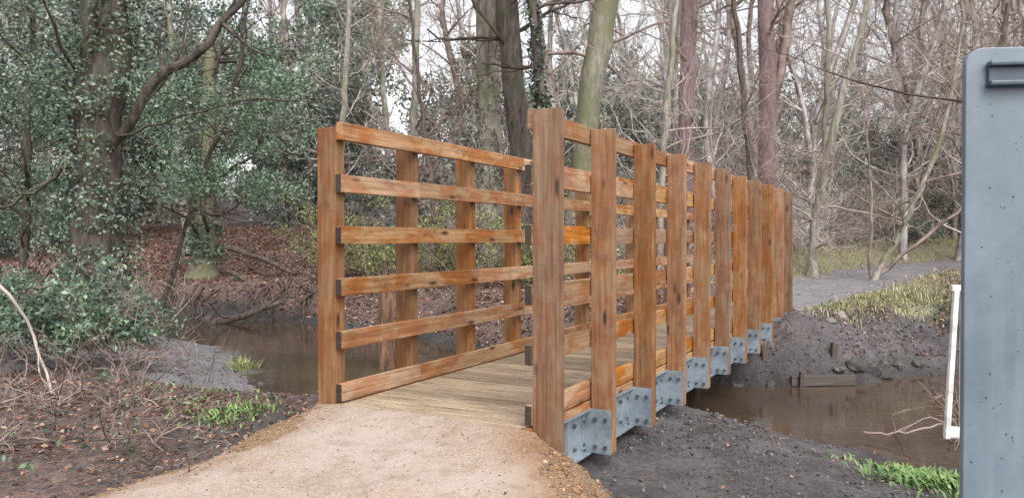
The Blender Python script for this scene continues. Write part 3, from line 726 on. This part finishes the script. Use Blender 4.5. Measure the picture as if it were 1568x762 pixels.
GP=np.array([(.24,.225,.12),(.34,.295,.19),(.19,.195,.095),(.40,.34,.25)])
r_=rg(700); n=75000; xs=r_.uniform(4.2,26,n); ys=r_.uniform(11,36,n); s_,i_,f_=field(xs,ys); pf_=path_far(xs,ys)
k=f_&(s_>.75)&(pf_<-.0)&(vnoise(xs*1.5,ys*1.5)>.28)&(pf_>-7); blades('verge_grass',xs[k],ys[k],.12,.008,GP,r_)
n=6000; xs=r_.uniform(4.6,7.5,n); ys=r_.uniform(11.2,15,n); s_,i_,f_=field(xs,ys); pf_=path_far(xs,ys)
k=f_&(s_>.9)&(pf_<-.05)&(vnoise(xs*2,ys*2)>.35); blades('verge_grass',xs[k],ys[k],.09,.007,np.array([(.16,.19,.07),(.24,.24,.11),(.30,.27,.17)]),r_)
n=7000; xs=r_.uniform(-12,3,n); ys=r_.uniform(13,22,n); s_,i_,f_=field(xs,ys); k=f_&(s_<1.5)&(vnoise(xs*2,ys*2)>.6); blades('bank_grass',xs[k],ys[k],.14,.007,GP*.8,r_)
xs=r_.normal(-3.85,.08,200); ys=r_.normal(11.0,.2,200); blades('grass_tuft',xs,ys,.18,.006,np.array([(.2,.24,.08),(.3,.3,.14)]),r_,.7)
GAR=np.array([(.085,.15,.045),(.12,.20,.06),(.17,.25,.09)])
def garlic(cx,cy,sx,sy,n,h=.07):
    xs=r_.normal(cx,sx,n); ys=r_.normal(cy,sy,n); s_,i_,f_=field(xs,ys); k=(path_near(xs,ys)<-.1)&(~i_); blades('wild_garlic',xs[k],ys[k],h,.008,GAR,r_,.9,True)
garlic(-2.35,6.5,.17,.25,380,.055); garlic(-2.9,6.8,.3,.25,110,.05); garlic(2.72,4.98,.17,.15,420,.08); garlic(2.95,5.45,.2,.2,240,.065); garlic(2.75,5.9,.2,.15,60,.05); garlic(-3.2,7.8,.3,.3,120,.05)

def fallen(name,pl,r0,r1,mt,seed,sub=3):
    rng=rg(seed); s_=spline(np.array(pl,float),12,rng,.01); base=s_[0].copy(); e=empty(name,tuple(base)); out=[(s_-base,np.linspace(r0,r1,12))]
    for _ in range(sub):
        k=rng.integers(3,12); grow(rng,s_[k]-base,rng.normal(0,1,3)+np.array([0,0,.3]),.35+rng.random()*.5,r1*.7,1,2,out,0,(2,2,2))
    V,F=tubes(out,7); obj('limb',mesh_np(name+'_limb',V,F,mt,smooth=True),e)
fallen('fallen_branch',[(-7.2,19.6,.85),(-6.3,19.4,.60),(-5.4,19.2,.2)],.08,.05,BK_BROWN,800)
fallen('fallen_branch',[(-6.6,17.0,-.8),(-5.9,17.1,-.6),(-5.2,17.4,-.35)],.10,.05,BK_DARK,801)
fallen('fallen_branch',[(-6.9,18.7,.3),(-6.0,18.5,-.1),(-5.6,18.2,-.5)],.06,.03,BK_DARK,802)
fallen('fallen_branch',[(-2.4,14.9,-.7),(-1.6,14.7,-.45),(-.9,14.6,-.1)],.05,.03,BK_DARK,806)
fallen('fallen_branch',[(-5.2,7.4,.80),(-4.9,7.35,.68),(-4.5,7.2,.30),(-4.25,7.1,-.35)],.019,.012,TWIGP,803,2)
fallen('fallen_branch',[(-3.9,5.0,-.3),(-3.1,5.2,-.28),(-2.6,5.3,-.3)],.012,.006,BK_DARK,804,3)
fallen('fallen_branch',[(3.3,7.2,-.74),(3.6,6.95,-.68),(4.0,6.95,-.55)],.012,.008,TWIG,805,3)
for i in range(26):
    rr=rg(820+i); x=rr.uniform(-6,-2.2); y=rr.uniform(4.2,9); a=rr.uniform(0,6.28); L=rr.uniform(.2,.6); z=Hs(x,y)+.015
    x2,y2=x+L*math.cos(a),y+L*math.sin(a)
    fallen('fallen_twig',[(x,y,z),((x+x2)/2,(y+y2)/2,z+.05),(x2,y2,Hs(x2,y2)+.015)],.007,.004,TWIG if i%2 else TWIGD,840+i,2)
out=[]; rr=rg(860)
for i in range(26):
    x=rr.uniform(-8.5,-4.8); yb=float(np.interp(x,FAR[:,0],FAR[:,1])); p0=np.array([x,yb+.9,Hs(x,yb+.9)+.02])
    pts=[p0,(x+rr.normal(0,.2),yb+.45,p0[2]-.15),(x+rr.normal(0,.3),yb+.1,-.35),(x+rr.normal(0,.3),yb-.1,-.82)]
    out.append((spline(np.array(pts),8,rr,.03),np.linspace(.035,.012,8)))
V,F=tubes(out,5); obj('exposed_roots',mesh_np('exposed_roots',V,F,BK_BROWN,smooth=True))
rr=rg(870); nS=14; Vt=[];Ft=[]; z0,z1=-1.3,.42
for j,zz_ in enumerate(np.linspace(z0,z1,8)):
    for i in range(nS):
        a=i/nS*6.283; r0=.13*(1-.15*j/7)*(1+.25*math.sin(3*a+1)*.5+rr.normal(0,.04))
        Vt.append((r0*math.cos(a)+.03*j/7,r0*math.sin(a),zz_+(rr.uniform(-.25,.25) if j==7 else 0)))
Vt.append((0.02,0,z1-.25))
for j in range(7):
    for i in range(nS): a_=j*nS+i; b_=j*nS+(i+1)%nS; Ft.append((a_,b_,b_+nS,a_+nS))
for i in range(nS): Ft.append((7*nS+i,7*nS+(i+1)%nS,8*nS))
me=bpy.data.meshes.new('tree_stump'); me.from_pydata(Vt,[],Ft); me.materials.append(bark_mat('rotten_wood',(.05,.025,.015),(.22,.12,.07))); obj('tree_stump',me,None,(-1.86,11.2,0))

# ------------------------------------------------------------------ sign (seen from behind) on the right
m,nt,p=newmat('sign_paint')
tc=nd(nt,'ShaderNodeTexCoord'); v=tc.outputs['Object']
a=noise(nt,v,3,6,.65); vo=nd(nt,'ShaderNodeTexVoronoi'); vo.inputs['Scale'].default_value=55; nt.links.new(v,vo.inputs['Vector'])
spk=ramp(nt,vo.outputs['Distance'],[(.10,1.0),(.17,0.0)]); gate=ramp(nt,noise(nt,v,30,3,.6),[(.50,0.0),(.54,1.0)])
c=ramp(nt,a,[(.4,(.10,.132,.165)),(.6,(.15,.187,.225))])
c=mix(nt,mix(nt,1.0,spk,gate,'MULTIPLY'),c,(.025,.035,.045))
st=noise(nt,mapping(nt,v,(30,30,1.2)),1,4,.6); c=mix(nt,ramp(nt,st,[(.52,0.0),(.7,.3)]),c,(.19,.215,.24))
nt.links.new(c,p.inputs['Base Color']); p.inputs['Roughness'].default_value=.42; SIGN=m
m,nt,p=newmat('sign_bracket_paint'); tc=nd(nt,'ShaderNodeTexCoord'); q=noise(nt,tc.outputs['Object'],18,4,.6)
nt.links.new(ramp(nt,q,[(.3,(.035,.055,.075)),(.7,(.06,.085,.11))]),p.inputs['Base Color']); p.inputs['Roughness'].default_value=.4; BRK=m
m,nt,p=newmat('white_paint'); tc=nd(nt,'ShaderNodeTexCoord'); q=noise(nt,tc.outputs['Object'],9,5,.65)
nt.links.new(ramp(nt,q,[(.4,(.45,.45,.43)),(.55,(.70,.70,.69))]),p.inputs['Base Color']); p.inputs['Roughness'].default_value=.5; WHITE=m
sign=empty('information_sign',(.94,1.6,0),math.radians(-6))
def rrect(w,h_,r0,th,name,mat,parent,loc,bev=.002):
    bm=bmesh.new(); pts=[]
    for cx,cz,a0 in ((w-r0,h_-r0,0),(r0,h_-r0,90),(r0,r0,180),(w-r0,r0,270)):
        for i in range(9):
            a=math.radians(a0+i*90/8); pts.append((cx+r0*math.cos(a),0,cz+r0*math.sin(a)))
    vs=[bm.verts.new(q) for q in pts]; f=bm.faces.new(vs)
    ex=bmesh.ops.extrude_face_region(bm,geom=[f])
    for q in ex['geom']:
        if isinstance(q,bmesh.types.BMVert): q.co.y+=th
    bmesh.ops.recalc_face_normals(bm,faces=bm.faces[:])
    me=bpy.data.meshes.new(name); bm.to_mesh(me); bm.free(); me.materials.append(mat)
    o=obj(name,me,parent,loc)
    md=o.modifiers.new('b','BEVEL'); md.width=bev; md.segments=2; md.limit_method='ANGLE'
    return o
rrect(.62,1.15,.035,.018,'panel',SIGN,sign,(0,0,.315))
rrect(.604,1.134,.03,.004,'face',WHITE,sign,(.008,.019,.323))
def part(name,size,loc,mat,par,bev=.004,rot=(0,0,0)):
    return timber(name,size,loc,rot,mat,bev,par)
for j,zc in enumerate((1.408,.45)):
    part(f'channel_{j+1}_web',(.54,.008,.034),(.31,-.006,zc),BRK,sign,.002)
    part(f'channel_{j+1}_lip_top',(.545,.022,.010),(.31,-.0135,zc+.020),BRK,sign,.003)
    part(f'channel_{j+1}_lip_bottom',(.545,.022,.010),(.31,-.0135,zc-.020),BRK,sign,.003)
bm=bmesh.new()
bmesh.ops.create_cone(bm,cap_ends=True,segments=24,radius1=.038,radius2=.038,depth=2.5,matrix=Matrix.Translation((.42,-.066,.15)))
me=bpy.data.meshes.new('post'); bm.to_mesh(me); bm.free(); me.materials.append(BRK); obj('post',me,sign)

wf=empty('white_fence_panel',(2.015,3.55,0),math.radians(-8))
part('left_stile',(.022,.03,.70),(.012,0,.50),WHITE,wf,.004,(0,math.radians(3),0))
part('inner_bar',(.012,.02,.66),(.055,0,.50),WHITE,wf,.003)
for i in range(1,7): part(f'bar_{i}',(.014,.02,.66),(.055+i*.10,0,.50),WHITE,wf,.003)
part('top_rail',(.72,.03,.03),(.37,.003,.845),WHITE,wf,.004)
part('bottom_rail',(.74,.03,.05),(.36,.003,.18),WHITE,wf,.006)
part('post_1',(.05,.05,1.35),(.45,.045,.15),WHITE,wf,.004)

# ------------------------------------------------------------------ light
el=math.radians(50); sr=math.radians(160)
w=bpy.data.worlds.new('World'); sc.world=w; w.use_nodes=True; nt=w.node_tree
bg=nt.nodes['Background']
sk=nd(nt,'ShaderNodeTexSky',sky_type='NISHITA'); sk.sun_disc=False; sk.sun_elevation=el; sk.sun_rotation=sr
sk.dust_density=4; sk.air_density=1; sk.ozone_density=.6
hs=nd(nt,'ShaderNodeHueSaturation'); hs.inputs['Saturation'].default_value=.18; hs.inputs['Value'].default_value=2.45
nt.links.new(sk.outputs[0],hs.inputs['Color']); nt.links.new(hs.outputs[0],bg.inputs['Color']); bg.inputs['Strength'].default_value=.15
sun=bpy.data.lights.new('sun','SUN'); sun.energy=.9; sun.angle=math.radians(45); sun.color=(1,.97,.93)
so=bpy.data.objects.new('sun',sun); link(so)
dv=Vector((math.sin(sr)*math.cos(el),math.cos(sr)*math.cos(el),math.sin(el)))
so.rotation_euler=dv.to_track_quat('Z','Y').to_euler(); so.location=(0,-5,20)
cam=bpy.data.cameras.new('camera'); cam.lens=36*1180/1568; cam.sensor_width=36; cam.clip_end=1000; cam.clip_start=.05
co=bpy.data.objects.new('camera',cam); link(co); co.location=(0,0,1.07); co.rotation_euler=(math.radians(90-.73),0,0)
sc.camera=co
sc.view_settings.view_transform='Standard'; sc.view_settings.look='None'; sc.view_settings.exposure=0; sc.view_settings.gamma=1
